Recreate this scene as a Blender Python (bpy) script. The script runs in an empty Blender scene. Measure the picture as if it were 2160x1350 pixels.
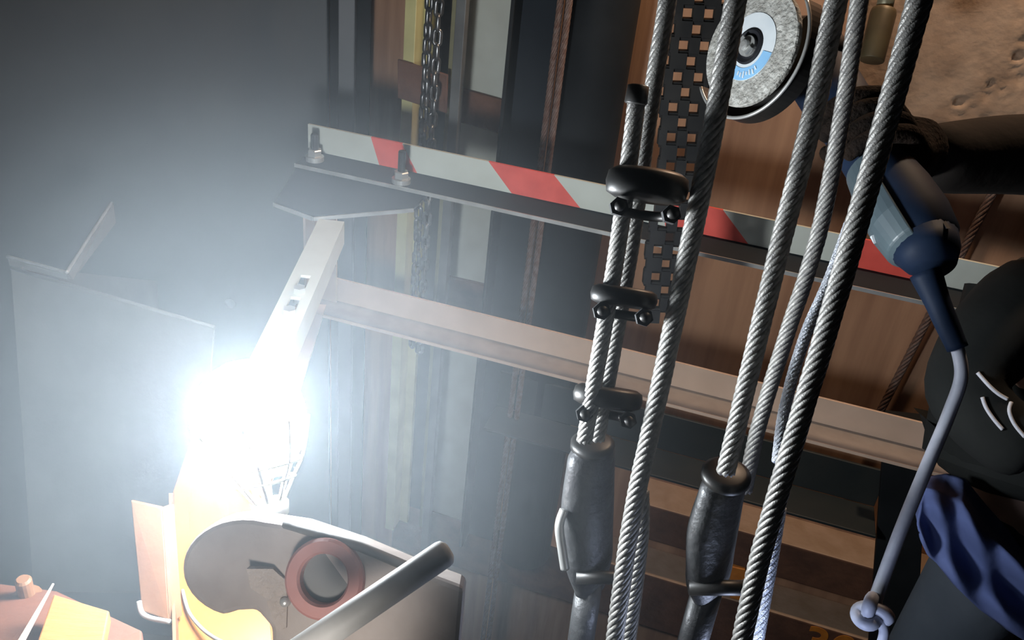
import bpy, bmesh, math, random
from mathutils import Vector as V, Matrix, noise
from mathutils.bvhtree import BVHTree
random.seed(7)
S = bpy.context.scene
COL = S.collection
PI = math.pi

# ---------------------------------------------------------------- camera model
FPX = 1870.0
pit, rol = math.radians(30), math.radians(6.6)
F = V((0, math.cos(pit), -math.sin(pit)))
R0 = V((1, 0, 0)); U0 = V((0, math.sin(pit), math.cos(pit)))
R = R0*math.cos(rol) + U0*math.sin(rol)
U = -R0*math.sin(rol) + U0*math.cos(rol)
CAM = V((0, 0, 1.8))
def ray(px, py): return F + R*((px-1080)/FPX) - U*((py-675)/FPX)
def P(px, py, d): return CAM + ray(px, py)*d
def PZ(px, py, z):
    r = ray(px, py); return CAM + r*((z-CAM.z)/r.z)
def PL(px, py, p0, n):
    r = ray(px, py); return CAM + r*((p0-CAM).dot(n)/r.dot(n))
Z = V((0, 0, 1))

cd = bpy.data.cameras.new('camera'); cam = bpy.data.objects.new('camera', cd); COL.objects.link(cam)
m = Matrix((R, U, -F)).transposed().to_4x4(); m.translation = CAM
cam.matrix_world = m
cd.sensor_width = 36; cd.lens = 36*FPX/2160; cd.clip_start = .02; cd.clip_end = 60
S.camera = cam

# ---------------------------------------------------------------- materials
def mat(name, c1, c2=None, rough=.55, metal=0., scale=8., bump=.0, stretch=(1, 1, 1), detail=6, bscale=None, spec=.5, lo=.35, hi=.65):
    M = bpy.data.materials.new(name); M.use_nodes = True
    nt = M.node_tree; b = nt.nodes['Principled BSDF']
    b.inputs['Roughness'].default_value = rough; b.inputs['Metallic'].default_value = metal
    b.inputs['Specular IOR Level'].default_value = spec
    c1 = (*c1, 1); c2 = (*c2, 1) if c2 else c1
    tc = nt.nodes.new('ShaderNodeTexCoord'); mp = nt.nodes.new('ShaderNodeMapping')
    mp.inputs['Scale'].default_value = stretch
    nt.links.new(tc.outputs['Object'], mp.inputs['Vector'])
    nz = nt.nodes.new('ShaderNodeTexNoise'); nz.inputs['Scale'].default_value = scale; nz.inputs['Detail'].default_value = detail
    nt.links.new(mp.outputs[0], nz.inputs['Vector'])
    cr = nt.nodes.new('ShaderNodeValToRGB')
    cr.color_ramp.elements[0].color = c1; cr.color_ramp.elements[1].color = c2
    cr.color_ramp.elements[0].position = lo; cr.color_ramp.elements[1].position = hi
    nt.links.new(nz.outputs['Fac'], cr.inputs[0]); nt.links.new(cr.outputs[0], b.inputs['Base Color'])
    if bump:
        n2 = nt.nodes.new('ShaderNodeTexNoise'); n2.inputs['Scale'].default_value = bscale or scale*4; n2.inputs['Detail'].default_value = 5
        nt.links.new(mp.outputs[0], n2.inputs['Vector'])
        bp = nt.nodes.new('ShaderNodeBump'); bp.inputs['Strength'].default_value = bump; bp.inputs['Distance'].default_value = .01
        nt.links.new(n2.outputs['Fac'], bp.inputs['Height']); nt.links.new(bp.outputs[0], b.inputs['Normal'])
    return M
def emis(name, col, s):
    M = bpy.data.materials.new(name); M.use_nodes = True
    b = M.node_tree.nodes['Principled BSDF']
    b.inputs['Base Color'].default_value = (.9, .9, .9, 1)
    b.inputs['Emission Color'].default_value = (*col, 1); b.inputs['Emission Strength'].default_value = s
    return M
M_panel = mat('sheet_steel', (.095, .10, .105), (.12, .123, .123), rough=.5, scale=2.2, bump=.05, bscale=30)
M_panel2 = mat('dusty_sheet_steel', (.14, .13, .12), (.10, .095, .09), rough=.55, scale=5, bump=.08, bscale=40)
M_dark = mat('dark_steel', (.012, .014, .016), (.02, .022, .024), rough=.7, scale=6, spec=.2, bump=.05)
M_black = mat('black_steel', (.018, .018, .018), (.03, .028, .026), rough=.42, scale=20, metal=.3)
M_teal = mat('dark_teal_paint', (.022, .028, .029), (.035, .038, .036), rough=.5, scale=7)
M_wall = mat('formwork_concrete', (.58, .33, .20), (.36, .19, .115), rough=.85, scale=3.2, stretch=(5, 5, .45), detail=9, bump=.35, bscale=5, lo=.38, hi=.72)
M_wallsm = mat('brown_board', (.46, .26, .15), (.33, .18, .105), rough=.8, scale=4, stretch=(2, 2, .6), bump=.15)
M_conc = mat('pitted_concrete', (.52, .36, .25), (.36, .235, .155), rough=.9, scale=9, bump=.22, bscale=60, detail=9)
M_ledge_t = mat('lit_ledge_top', (.60, .40, .27), (.5, .32, .2), rough=.8, scale=12, bump=.2)  # light on the ledge tops painted in as a paler tone
M_shade_brown = mat('shade_brown', (.19, .085, .05), (.12, .055, .035), rough=.75, scale=12, bump=.25)  # painted shade, for the ledge fronts and the shadow bars
M_white = mat('off_white_paint', (.62, .64, .57), (.55, .56, .49), rough=.55, scale=9, bump=.06)
M_cream = mat('cream_warm_light_paint', (.68, .49, .37), (.60, .43, .32), rough=.55, scale=10, bump=.08)  # cream paint with the warm light on the middle rail mixed in
M_red = mat('red_paint', (.85, .11, .08), (.74, .085, .06), rough=.5, scale=18)
M_navy = mat('navy_plate_and_shade', (.018, .023, .03), (.024, .03, .038), rough=.75, scale=5, spec=.15)  # plate colour, also laid on the top rail flange as painted shade
M_bare = mat('bare_steel', (.62, .62, .60), (.5, .5, .48), rough=.35, metal=.6, scale=20)
M_grey = mat('grey_channel', (.16, .165, .16), (.10, .10, .10), rough=.5, scale=7, bump=.1)
M_yellow = mat('yellow_green_paint', (.70, .64, .30), (.58, .53, .24), rough=.5, scale=9, bump=.05)
M_chain = mat('chain_steel', (.30, .30, .30), (.12, .12, .12), rough=.3, metal=.8, scale=30)
M_rope = mat('wire_rope_steel', (.33, .32, .30), (.17, .165, .16), rough=.45, metal=.35, scale=140, bump=.2, bscale=700, lo=.3, hi=.7)
M_ropelit = mat('pale_lit_wire_rope', (.70, .73, .80), (.45, .48, .55), rough=.38, metal=.5, scale=120, bump=.4, bscale=600)  # pale strand colour; bluish light on the rope end is painted in
M_roperust = mat('rusty_rope', (.20, .11, .08), (.28, .2, .17), rough=.6, metal=.3, scale=60, bump=.4, bscale=400)
M_sock = mat('cast_socket_steel', (.085, .088, .09), (.05, .05, .054), rough=.45, metal=.35, scale=25, bump=.2)
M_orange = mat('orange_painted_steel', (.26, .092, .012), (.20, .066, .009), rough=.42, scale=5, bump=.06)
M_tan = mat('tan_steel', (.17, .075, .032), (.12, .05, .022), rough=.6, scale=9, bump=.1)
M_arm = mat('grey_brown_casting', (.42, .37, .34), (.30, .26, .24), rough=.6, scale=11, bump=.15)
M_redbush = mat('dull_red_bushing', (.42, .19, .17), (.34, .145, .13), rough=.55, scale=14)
M_wood = mat('orange_lit_wood', (.30, .115, .022), (.21, .075, .014), rough=.75, scale=6, stretch=(1, 6, 6), bump=.2)  # orange glow on the plank mixed into the wood colour
M_redbrown = mat('red_oxide_steel', (.13, .042, .02), (.085, .03, .015), rough=.7, scale=9, bump=.15)
M_blk = mat('black_plastic', (.012, .013, .016), (.02, .02, .024), rough=.5, scale=20, spec=.2)
M_nvy = mat('navy_grinder_plastic', (.012, .023, .05), (.008, .016, .036), rough=.6, scale=16, spec=.15)
M_tealg = mat('grey_teal_grinder_plastic', (.085, .12, .135), (.06, .085, .10), rough=.42, scale=12)
M_cord = mat('grey_white_cord', (.50, .52, .60), (.38, .40, .48), rough=.5, scale=30)
M_disc = mat('abrasive_grey', (.33, .32, .29), (.62, .61, .57), rough=.8, scale=90, bump=.6, bscale=160, lo=.42, hi=.75)
M_labw = mat('silver_label', (.78, .82, .84), (.66, .72, .76), rough=.35, scale=20)
M_labb = mat('blue_label', (.30, .58, .86), (.25, .5, .8), rough=.4, scale=20)
M_brass = mat('olive_brass', (.12, .09, .045), (.075, .055, .03), rough=.5, metal=.3, scale=15)
M_skin = mat('skin', (.50, .31, .22), (.44, .26, .18), rough=.55, scale=12)
M_hair = mat('hair', (.012, .010, .010), (.02, .018, .016), rough=.6, scale=60)
M_jacket = mat('black_cloth', (.010, .0115, .0115), (.018, .019, .018), rough=.95, scale=6, bump=.3, bscale=14, spec=.2)
M_sleeve = mat('dark_brown_cloth', (.009, .007, .006), (.014, .011, .009), rough=.9, scale=8, bump=.3, bscale=20, spec=.2)
M_blue = mat('blue_cloth', (.105, .135, .29), (.075, .10, .23), rough=.9, scale=6, bump=.25, bscale=24, spec=.2)
M_trou = mat('grey_trouser_cloth', (.05, .058, .07), (.035, .043, .054), rough=.9, scale=8, bump=.2, spec=.2)
M_glove = mat('worn_brown_glove', (.018, .012, .009), (.009, .007, .006), rough=.95, scale=40, bump=.5, spec=.1)
M_trim = mat('pale_trim', (.62, .62, .66), (.55, .55, .6), rough=.7, scale=20)
M_num = mat('orange_lettering', (.85, .30, .04), (.7, .22, .03), rough=.6, scale=30)
M_floor = mat('car_top_floor', (.10, .09, .08), (.06, .055, .05), rough=.8, scale=6)

# ---------------------------------------------------------------- mesh helpers
def put(name, bm, M, parent=None, smooth=False, bev=0., label=None):
    bmesh.ops.recalc_face_normals(bm, faces=bm.faces[:])
    me = bpy.data.meshes.new(name); bm.to_mesh(me); bm.free()
    ms = M if isinstance(M, (list, tuple)) else [M]
    for q in ms: me.materials.append(q)
    if smooth:
        for p in me.polygons: p.use_smooth = True
    o = bpy.data.objects.new(name, me); COL.objects.link(o)
    if parent:
        o.parent = parent; o.matrix_parent_inverse = parent.matrix_world.inverted()
    if bev:
        b = o.modifiers.new('bevel', 'BEVEL'); b.width = bev; b.segments = 2; b.limit_method = 'ANGLE'
    if label: o['label'] = label
    return o
def thing(name, label, cat, loc, group=None):
    o = bpy.data.objects.new(name, None); COL.objects.link(o); o.location = loc
    o.matrix_world = Matrix.Translation(loc)
    o.empty_display_size = .05
    o['label'] = label; o['category'] = cat
    if group: o['group'] = group
    return o
def tag(o, label, cat, group=None, kind=None):
    o['label'] = label; o['category'] = cat
    if group: o['group'] = group
    if kind: o['kind'] = kind
    return o
def struct(o, label=None):
    o['kind'] = 'structure'
    if label: o['label'] = label; o['category'] = 'wall'
    return o
def prism(bm, prof, vec, mi=0):
    """closed polygon prof (list of V) extruded by vec"""
    a = [bm.verts.new(p) for p in prof]; b = [bm.verts.new(p+vec) for p in prof]
    n = len(prof)
    fs = [bm.faces.new(a), bm.faces.new(b[::-1])]
    for i in range(n): fs.append(bm.faces.new([a[i], a[(i+1) % n], b[(i+1) % n], b[i]]))
    for f in fs: f.material_index = mi
    return fs
def box(bm, o, x, y, z, mi=0):
    """corner o and three edge vectors"""
    return prism(bm, [o, o+x, o+x+y, o+y], z, mi)
def frames(pts):
    n = len(pts); T = []
    for i in range(n):
        t = pts[min(i+1, n-1)]-pts[max(i-1, 0)]; T.append(t.normalized())
    a = T[0].orthogonal().normalized(); out = []
    for t in T:
        a = (a - t*a.dot(t)).normalized(); out.append((t, a, t.cross(a)))
    return out
def tube(bm, pts, r, n=12, cap=True, mi=0, squash=1.):
    fr = frames(pts); rings = []
    for i, p in enumerate(pts):
        rr = r[i] if isinstance(r, (list, tuple)) else r
        t, a, b = fr[i]
        rings.append([bm.verts.new(p + a*(rr*math.cos(2*PI*k/n)) + b*(rr*squash*math.sin(2*PI*k/n))) for k in range(n)])
    for i in range(len(rings)-1):
        for k in range(n):
            f = bm.faces.new([rings[i][k], rings[i][(k+1) % n], rings[i+1][(k+1) % n], rings[i+1][k]]); f.material_index = mi
    if cap:
        bm.faces.new(rings[0][::-1]).material_index = mi; bm.faces.new(rings[-1]).material_index = mi
def lathe(bm, o, axis, prof, n=32, cap=True, sx=1., xdir=None):
    """prof: (distance along axis, radius)"""
    axis = axis.normalized(); a = (xdir - axis*xdir.dot(axis)).normalized() if xdir else axis.orthogonal().normalized(); b = axis.cross(a)
    rings = [[bm.verts.new(o + axis*h + a*(r*sx*math.cos(2*PI*k/n)) + b*(r*math.sin(2*PI*k/n))) for k in range(n)] for h, r in prof]
    for i in range(len(rings)-1):
        for k in range(n): bm.faces.new([rings[i][k], rings[i][(k+1) % n], rings[i+1][(k+1) % n], rings[i+1][k]])
    if cap: bm.faces.new(rings[0][::-1]); bm.faces.new(rings[-1])
def smooth_path(pts, step=8):
    out = []
    n = len(pts)
    for i in range(n-1):
        p0, p1, p2, p3 = pts[max(i-1, 0)], pts[i], pts[i+1], pts[min(i+2, n-1)]
        for k in range(step):
            t = k/step
            out.append(.5*((2*p1)+(p2-p0)*t+(2*p0-5*p1+4*p2-p3)*t*t+(3*p1-p0-3*p2+p3)*t**3))
    out.append(pts[-1].copy()); return out
def resample(pts, ds):
    out = [pts[0].copy()]; acc = 0
    for a, b in zip(pts, pts[1:]):
        L = (b-a).length; s = ds-acc
        while s <= L:
            out.append(a.lerp(b, s/L)); s += ds
        acc = (acc+L) % ds
    return out
def rope_bm(pts, D, strands=8, lay=5.2, seg=26, n=7):
    bm = bmesh.new()
    L = D*lay; p = resample(smooth_path(pts, 6) if len(pts) > 2 else [pts[0].lerp(pts[1], k/20) for k in range(21)], L/seg)
    fr = frames(p)
    rs = D*.5*math.sin(PI/strands)/(1+math.sin(PI/strands))*1.22; rc = D*.5-rs
    for s in range(strands):
        q = []
        for i, c in enumerate(p):
            t, a, b = fr[i]; ang = 2*PI*(i/seg + s/strands)
            q.append(c + a*(rc*math.cos(ang)) + b*(rc*math.sin(ang)))
        tube(bm, q, rs, n)
    tube(bm, p[::3]+[p[-1]], D*.36, 8)
    return bm

# ---------------------------------------------------------------- key planes
C = P(660, 318, 2.3)                      # corner of the railing, foot of the striped face
E = PZ(1930, 590, C.z)
u = (E-C); u.z = 0; u.normalize()         # along the railing, to the right
n = V((u.y, -u.x, 0))
if n.dot(CAM-C) < 0: n = -n               # towards the camera
WOFF = -.72
WALL = C + n*WOFF
def onw(px, py, off): return PL(px, py, C + n*off, n)

# ---------------------------------------------------------------- the shaft
bm = bmesh.new()
a = onw(720, 300, WOFF); a.z = -2.5
b = onw(2600, 300, WOFF); b.z = -2.5
box(bm, a-u*.9, (b-a)+u*.9, -n*.2, Z*7)
o = put('wall_back', bm, M_wall); struct(o)
# left sheet-steel wall, its edge at the slit
nl = V((.06, -1, 0)).normalized(); LP = P(690, 200, 2.72)
def onl(px, py): return PL(px, py, LP, nl)
ul = V((-nl.y, nl.x, 0)); 
if ul.x < 0: ul = -ul
e0 = onl(691, 200); e0.z = -2.5
bm = bmesh.new(); box(bm, e0-ul*3.2, ul*3.2, -nl*.03, Z*7)
struct(put('wall_left', bm, M_panel, bev=.004))
bm = bmesh.new(); s0 = onl(713, 200); s1 = onl(747, 200); s0.z = s1.z = -2.5
box(bm, s0, s1-s0, -nl*.04, Z*7)
struct(put('trim_1', bm, mat('seam_strip', (.16, .165, .175), (.2, .2, .21), rough=.5, scale=4), bev=.003))
bm = bmesh.new(); s0 = onl(688, 200)-nl*.07; s1 = onl(772, 200)-nl*.07; s0.z = s1.z = -2.5
box(bm, s0, s1-s0, -nl*.02, Z*7)
struct(put('trim_2', bm, M_dark))
bm = bmesh.new(); box(bm, V((-3, -1.0, -.1)), V((6, 0, 0)), V((0, 2.42, 0)), Z*.1)
struct(put('floor', bm, M_floor))

# pitted concrete, upper right
a = onw(1745, 300, WOFF+.06)
bm = bmesh.new(); NX, NZ = 150, 110; W_, H_ = 1.25, .95
gz = onw(1950, 330, WOFF+.06).z
vs = {}
for i in range(NX+1):
    for j in range(NZ+1):
        p = V((a.x, a.y, gz)) + u*(W_*i/NX) + Z*(H_*j/NZ)
        q = V((i/NX*W_, j/NZ*H_, 0))
        h = .003*noise.fractal(q*9, 1, 2, 5)
        rough_patch = max(0, noise.noise(q*2.6+V((3, 1, 0)))*1.3 + (q.y-.22)*.9)
        h -= rough_patch*.055*max(0, noise.fractal(q*26, .8, 2.2, 4))
        for (cx, cz, cr) in ((.53, .24, .017), (.62, .17, .022), (.45, .13, .010), (.66, .33, .012), (.40, .30, .012), (.56, .33, .02), (.30, .16, .010), (.72, .22, .014), (.78, .30, .02), (.48, .36, .014), (.60, .41, .016), (.36, .22, .007), (.70, .12, .008), (.58, .08, .006)):
            dd = math.hypot(q.x-cx, q.y-cz)/cr
            if dd < 1.3: h -= .03*max(0, 1-dd*dd*.7)
        vs[i, j] = bm.verts.new(p + n*h)
for i in range(NX):
    for j in range(NZ): bm.faces.new([vs[i, j], vs[i+1, j], vs[i+1, j+1], vs[i, j+1]])
border = [vs[i, 0] for i in range(NX+1)]+[vs[NX, j] for j in range(1, NZ+1)]+[vs[i, NZ] for i in range(NX-1, -1, -1)]+[vs[0, j] for j in range(NZ-1, 0, -1)]
bk = [bm.verts.new(v.co - n*.055) for v in border]
for i in range(len(border)): bm.faces.new([border[i], border[(i+1) % len(border)], bk[(i+1) % len(border)], bk[i]])
struct(put('wall_right', bm, M_conc, smooth=True))

# ---------------------------------------------------------------- vertical things behind the railing
ZLED = onw(1371, 1153, WOFF).z
def vboard(bm, x0, x1, yref, off, thick, zlo=ZLED, zhi=3.6, mi=0):
    a = onw(x0, yref, off); b = onw(x1, yref, off); a.z = b.z = zlo
    box(bm, a, b-a, -n*thick, Z*(zhi-zlo), mi)
def part(name, M, parent, *boards, bev=.002, label=None):
    bm = bmesh.new()
    for bd in boards: vboard(bm, *bd)
    return put(name, bm, M, parent, bev=bev, label=label)
t = thing('guide_channel', 'pale yellow upright steel channel with the hanging link chains inside it', 'guide rail', onw(900, 250, -.5))
part('flange', M_yellow, t, (845, 868, 250, -.40, .15))
part('inner_lip', M_yellow, t, (876, 905, 250, -.46, .02), label='yellow green inner strip')
part('web', M_black, t, (866, 950, 250, -.55, .02), label='dark back of the channel')
part('outer_lip', mat('olive_paint', (.30, .28, .16), (.2, .19, .11), rough=.6, scale=9), t, (938, 950, 250, -.46, .02))
part('edge_strip', M_grey, t, (946, 966, 250, -.35, .03), label='grey edge strip')
bm = bmesh.new(); vboard(bm, 966, 1062, 250, -.56, .03)
tag(put('upright_board', bm, M_white, bev=.002), 'off white upright board right beside the yellow channel', 'board')
for (xa, ya, xb, yb, h0, off_, th_, lab) in ((838, 125, 944, 158, 76, -.386, .010, 'brown bar standing in for the rail shadow across the yellow channel behind the chains, above the striped rail'),
                                       (968, 186, 1060, 212, 66, -.54, .018, 'brown bar standing in for shade across the upper part of the white board above the striped rail'),
                                       (938, 583, 1042, 607, 120, -.54, .018, 'brown bar standing in for shade across the white board just above the middle rail')):
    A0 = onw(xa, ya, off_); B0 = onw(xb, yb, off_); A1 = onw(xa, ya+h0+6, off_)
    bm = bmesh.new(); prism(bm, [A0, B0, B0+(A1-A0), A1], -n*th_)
    tag(put('shadow_bar', bm, M_shade_brown, bev=.003), lab, 'shade')  # brown bars stand in for the shadow bands cast by the railing
t = thing('steel_column', 'wide dark steel column left of the pair of rusty thin ropes', 'column', onw(1110, 250, -.5))
part('web', M_navy, t, (1060, 1152, 250, -.5, .02))
part('flange', M_dark, t, (1054, 1062, 250, -.42, .12))
bm = bmesh.new()
c0 = onw(1236, 250, -.5); r0 = (onw(1330, 250, -.5)-onw(1176, 250, -.5)).length*.47; c0.z = ZLED
lathe(bm, c0, Z, [(0, r0), (4, r0)], 40)
tag(put('round_column', bm, M_dark, smooth=True), 'thick round black column right of the pair of rusty thin ropes', 'column')

# link chains
def chain_bm(px, ytop, zlo, off, ph):
    bm = bmesh.new(); top = onw(px, ytop, off); Lk, Wk, wr = .052, .030, .0062
    z = top.z; k = 0
    while z > zlo:
        c = V((top.x, top.y, z)); ang = (PI/2 if (k % 2) else 0) + ph + .25*math.sin(k*1.7)
        x = u*math.cos(ang) + n*math.sin(ang)
        pts = []
        for i in range(20):
            th = 2*PI*i/20
            sx = math.cos(th)*(Wk/2-wr); sz = math.sin(th)*(Wk/2-wr) + (1 if math.sin(th) > 0 else -1)*(Lk/2-Wk/2)
            pts.append(c + x*sx + Z*sz)
        rings = []
        for i in range(20):
            tt = (pts[(i+1) % 20]-pts[i-1]).normalized(); aa = x.cross(Z).normalized(); bb = tt.cross(aa)
            rings.append([bm.verts.new(pts[i]+aa*(wr*math.cos(2*PI*q/8))+bb*(wr*math.sin(2*PI*q/8))) for q in range(8)])
        for i in range(20):
            for q in range(8): bm.faces.new([rings[i][q], rings[i][(q+1) % 8], rings[(i+1) % 20][(q+1) % 8], rings[(i+1) % 20][q]])
        z -= Lk-2.2*wr; k += 1
    return bm
zend = onw(905, 700, -.47).z
tag(put('link_chain', chain_bm(909, -60, zend, -.34, .3), M_chain, smooth=True), 'steel link chain hanging in the channel, nearer its yellow green strip', 'chain', 'link chains in the yellow channel')
tag(put('link_chain', chain_bm(931, -80, zend, -.33, 1.1), M_chain, smooth=True), 'steel link chain hanging in the channel, nearer its grey edge strip', 'chain', 'link chains in the yellow channel')
# pair of thin ropes
for xx, dx, lab, M in ((1190, 0, 'thin rusty wire rope nearest the wide dark column, left of the pair', M_roperust), (1209, 0, 'thin wire rope beside the round black column, right of the pair', M_roperust)):
    p0 = onw(xx, -60, -.36); p1 = V((p0.x, p0.y, p0.z-3.2))
    tag(put('thin_wire_rope', rope_bm([p0, p1], .019, 6), M, smooth=True), lab, 'rope', 'pair of thin ropes by the columns')

# ---------------------------------------------------------------- railing
rail = thing('safety_railing', 'pale steel angle railing with red and white striped top rail and slotted arm at corner', 'railing', C)
def lstrip(bm, xs, ytop, ybot, off, cols, flange_px=None):
    pass
# striped top rail: face (slanted stripes) + flange towards the camera, its shade painted in
bot0 = C.copy(); topz = onw(650, 265, 0).z - C.z + .004
face_h = topz
u0 = (onw(650, 300, 0)-C).dot(u); u1 = (onw(2170, 620, 0)-C).dot(u)
def uo(px, py): return (onw(px, py, 0)-C).dot(u)
stripes = [(uo(782, 300), uo(848, 310), uo(800, 345), uo(880, 362)),      # top start/end, bottom start/end
           (uo(1030, 347), uo(1168, 375), uo(1080, 402), uo(1225, 432)),
           (uo(1388, 440), uo(1525, 445), uo(1405, 470), uo(1580, 508)),
           (uo(1790, 512), uo(1925, 545), uo(1795, 565), uo(1945, 600))]
bm = bmesh.new(); T_ = .007
def fp(s, h): return C + u*s + Z*h
cur_t, cur_b = u0, u0
cells = []
for (ts, te, bs, be) in stripes:
    cells.append((cur_t, ts, cur_b, bs, 0)); cells.append((ts, te, bs, be, 1)); cur_t, cur_b = te, be
cells.append((cur_t, u1, cur_b, u1, 0))
fb = .0
for (ta, tb, ba, bb, mi) in cells:
    prism(bm, [fp(ba, fb), fp(bb, fb), fp(tb, face_h), fp(ta, face_h)], -n*T_, mi)
FL = .105
box(bm, fp(u0+.02, -T_), u*(u1-u0-.02), n*FL, Z*T_, 2)
put('striped_top_rail', bm, [M_white, M_red, M_navy], rail, label='red and white striped top rail')
bm = bmesh.new(); box(bm, fp(u0+.02, -T_-.001)+n*(FL), u*(u1-u0-.02), n*.003, Z*(T_+.002))
put('rail_edge', bm, M_bare, rail, label='bare bright front edge of the top rail')
# gusset plate at the corner
zg = C.z-T_-.008
gp = [PZ(*q, zg) for q in ((640, 330), (578, 428), (660, 458), (872, 440), (905, 402))]
bm = bmesh.new(); prism(bm, gp, -Z*.007); put('gusset_plate', bm, M_navy, rail, label='dark corner plate')
bm = bmesh.new()
for A_, B_ in ((gp[1], gp[2]), (gp[2], gp[3])):
    d_ = (B_-A_); s_ = d_.cross(Z).normalized()
    if s_.dot(CAM-A_) < 0: s_ = -s_
    box(bm, A_+s_*.0005-Z*.008, d_, s_*.003, Z*.009)
put('plate_edge', bm, M_bare, rail, label='bright edge of the corner plate')
# bolts
for (bx, by, hh) in ((664, 338, .066), (846, 385, .078)):
    base = PZ(bx, by, C.z+.0)
    bm = bmesh.new(); lathe(bm, base-Z*.03, Z, [(0, .0095), (.03+hh, .0095), (.033+hh, .008)], 14)
    bo = put('bolt', bm, M_black, rail, smooth=False, label='dark threaded bolt')
    bm = bmesh.new(); lathe(bm, base, Z, [(.012, .0175), (.014, .0185), (.028, .0185), (.030, .0165)], 6); put('nut', bm, M_bare, bo)
    bm = bmesh.new(); lathe(bm, base, Z, [(.0, .023), (.0115, .023)], 24); put('washer', bm, M_bare, bo)
# mid rail
MZ = onw(700, 630, 0)
mtop, mbot = onw(700, 588, 0), onw(700, 632, 0)
mh = mtop.z-mbot.z
mb = MZ.copy(); mb.z = mbot.z
um0 = (onw(650, 620, 0)-mb).dot(u); um1 = (onw(2080, 940, 0)-mb).dot(u)
bm = bmesh.new()
box(bm, mb+u*um0, u*(um1-um0), -n*.007, Z*(mh+.004))
put('middle_rail', bm, M_cream, rail, label='middle rail with warm light in its cream paint')
bm = bmesh.new(); box(bm, mb+u*um0-Z*.007, u*(um1-um0), n*.085, Z*.0068)
put('middle_rail_flange', bm, mat('grey_brown_flange', (.36, .30, .26), (.28, .23, .2), rough=.65, scale=12, bump=.1), rail, label='grey brown lower flange')  # flange in a darker grey brown than the rail face
bm = bmesh.new(); box(bm, mb+u*um0-Z*.0075+n*.0855, u*(um1-um0), n*.003, Z*.0085); put('rail_edge', bm, M_cream, rail)
# corner post
pa = onw(660, 540, .01); pb = onw(709, 540, .01); pa.z = pb.z = mb.z-.02
bm = bmesh.new(); box(bm, pa, pb-pa, -n*.007, Z*(C.z-mb.z)); box(bm, pa, u*.007, n*.05, Z*(C.z-mb.z))
put('corner_post', bm, M_cream, rail)
# slotted side arm, comes towards the camera
z1 = C.z-.02
A0, A1 = PZ(672, 462, z1), PZ(505, 800, z1)
B0, B1 = PZ(697, 462, z1), PZ(566, 800, z1)
d = A1-A0; L = d.length; dn = d.normalized(); wv = B0-A0; wv = (wv - dn*wv.dot(dn)); wl = wv.length; wn = wv/wl
A1e = A0 + dn*(L*1.25)
L2 = L*1.25; w = .052
bm = bmesh.new()
slots = [(.42, .50), (.56, .64)]          # along L
cuts = [0]+[x*L for s in slots for x in s]+[L2]
for i in range(len(cuts)-1):
    lo, hi = cuts[i], cuts[i+1]
    if i % 2 == 0: box(bm, A0+dn*lo, dn*(hi-lo), wn*w, -Z*.006)
    else:
        box(bm, A0+dn*lo, dn*(hi-lo), wn*w*.36, -Z*.006); box(bm, A0+dn*lo+wn*w*.74, dn*(hi-lo), wn*w*.26, -Z*.006)
box(bm, A0+wn*w, dn*L2, wn*.006, -Z*.055)
put('slotted_side_arm', bm, M_white, rail, label='pale slotted arm running to the lamp')
for sx in (.53, .66):
    bm = bmesh.new(); lathe(bm, A0+dn*(L*sx)+wn*w*.6, Z, [(-.02, .012), (.012, .012)], 6)
    put('bolt', bm, M_bare, rail)
# lower side rail
z2 = mb.z
A0, A1 = PZ(650, 640, z2), PZ(540, 960, z2); d = (A1-A0); dn = d.normalized(); wv = V((-dn.y, dn.x, 0)); 
if wv.x < 0: wv = -wv
bm = bmesh.new(); box(bm, A0, d*1.2, wv*.05, -Z*.006); box(bm, A0, d*1.2, wv*.006, -Z*.05)
put('lower_side_rail', bm, M_cream, rail)
# far bent flange left of it, seen faintly behind the lamp

# ---------------------------------------------------------------- lower beams and ledges on the wall
def yat(x, y0): return y0 + .244*(x-1371)
bmz = bmesh.new()
off = -.40
t0 = onw(1371, 866, off); t1 = onw(1371, 942, off)
lft = (onw(1040, yat(1040, 866), off)-t0).dot(u); rgt = (onw(1858, yat(1858, 866), off)-t0).dot(u)
box(bmz, t1+u*lft, u*(rgt-lft), -n*.01, Z*(t0.z-t1.z))
g1 = PZ(1371, 1000, t1.z); wfl = (g1-t1).dot(n)
box(bmz, t1+u*lft-Z*.01, u*(rgt-lft), n*wfl, Z*.01)
tag(put('angle_beam', bmz, M_teal, bev=.002), 'dark teal steel angle beam running below the middle rail', 'beam')
def ledge(yb, yf, ylow, x0, x1, lab, name='wall_ledge', Mt=M_ledge_t, Mf=M_shade_brown, parent=None):
    B_ = onw(1371, yb, WOFF); Fp = PZ(1371, yf, B_.z); wd = (Fp-B_).dot(n)
    lo = PL(1371, ylow, Fp, n); h = B_.z-lo.z
    l = (onw(x0, yat(x0, yb), WOFF)-B_).dot(u); r_ = (onw(x1, yat(x1, yb), WOFF)-B_).dot(u)
    bm = bmesh.new()
    fs = box(bm, B_+u*l-n*.0, u*(r_-l), n*wd, -Z*h, 1)
    for f in fs:
        f.normal_update()
    c = sum((v.co.z for v in bm.verts), 0)/8
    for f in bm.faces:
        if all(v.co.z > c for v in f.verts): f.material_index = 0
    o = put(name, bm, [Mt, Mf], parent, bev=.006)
    if lab: tag(o, lab, 'ledge')
    return o, B_, Fp, wd, h
ledge(1007, 1066, 1140, 1345, 2250, 'upper brown ledge with top painted as lit on the wall below the dark beam')
o, B_, Fp, wd, h = ledge(1153, 1214, 1325, 860, 2250, 'lower brown ledge with top painted as lit on the wall and orange painted number 30')
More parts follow.
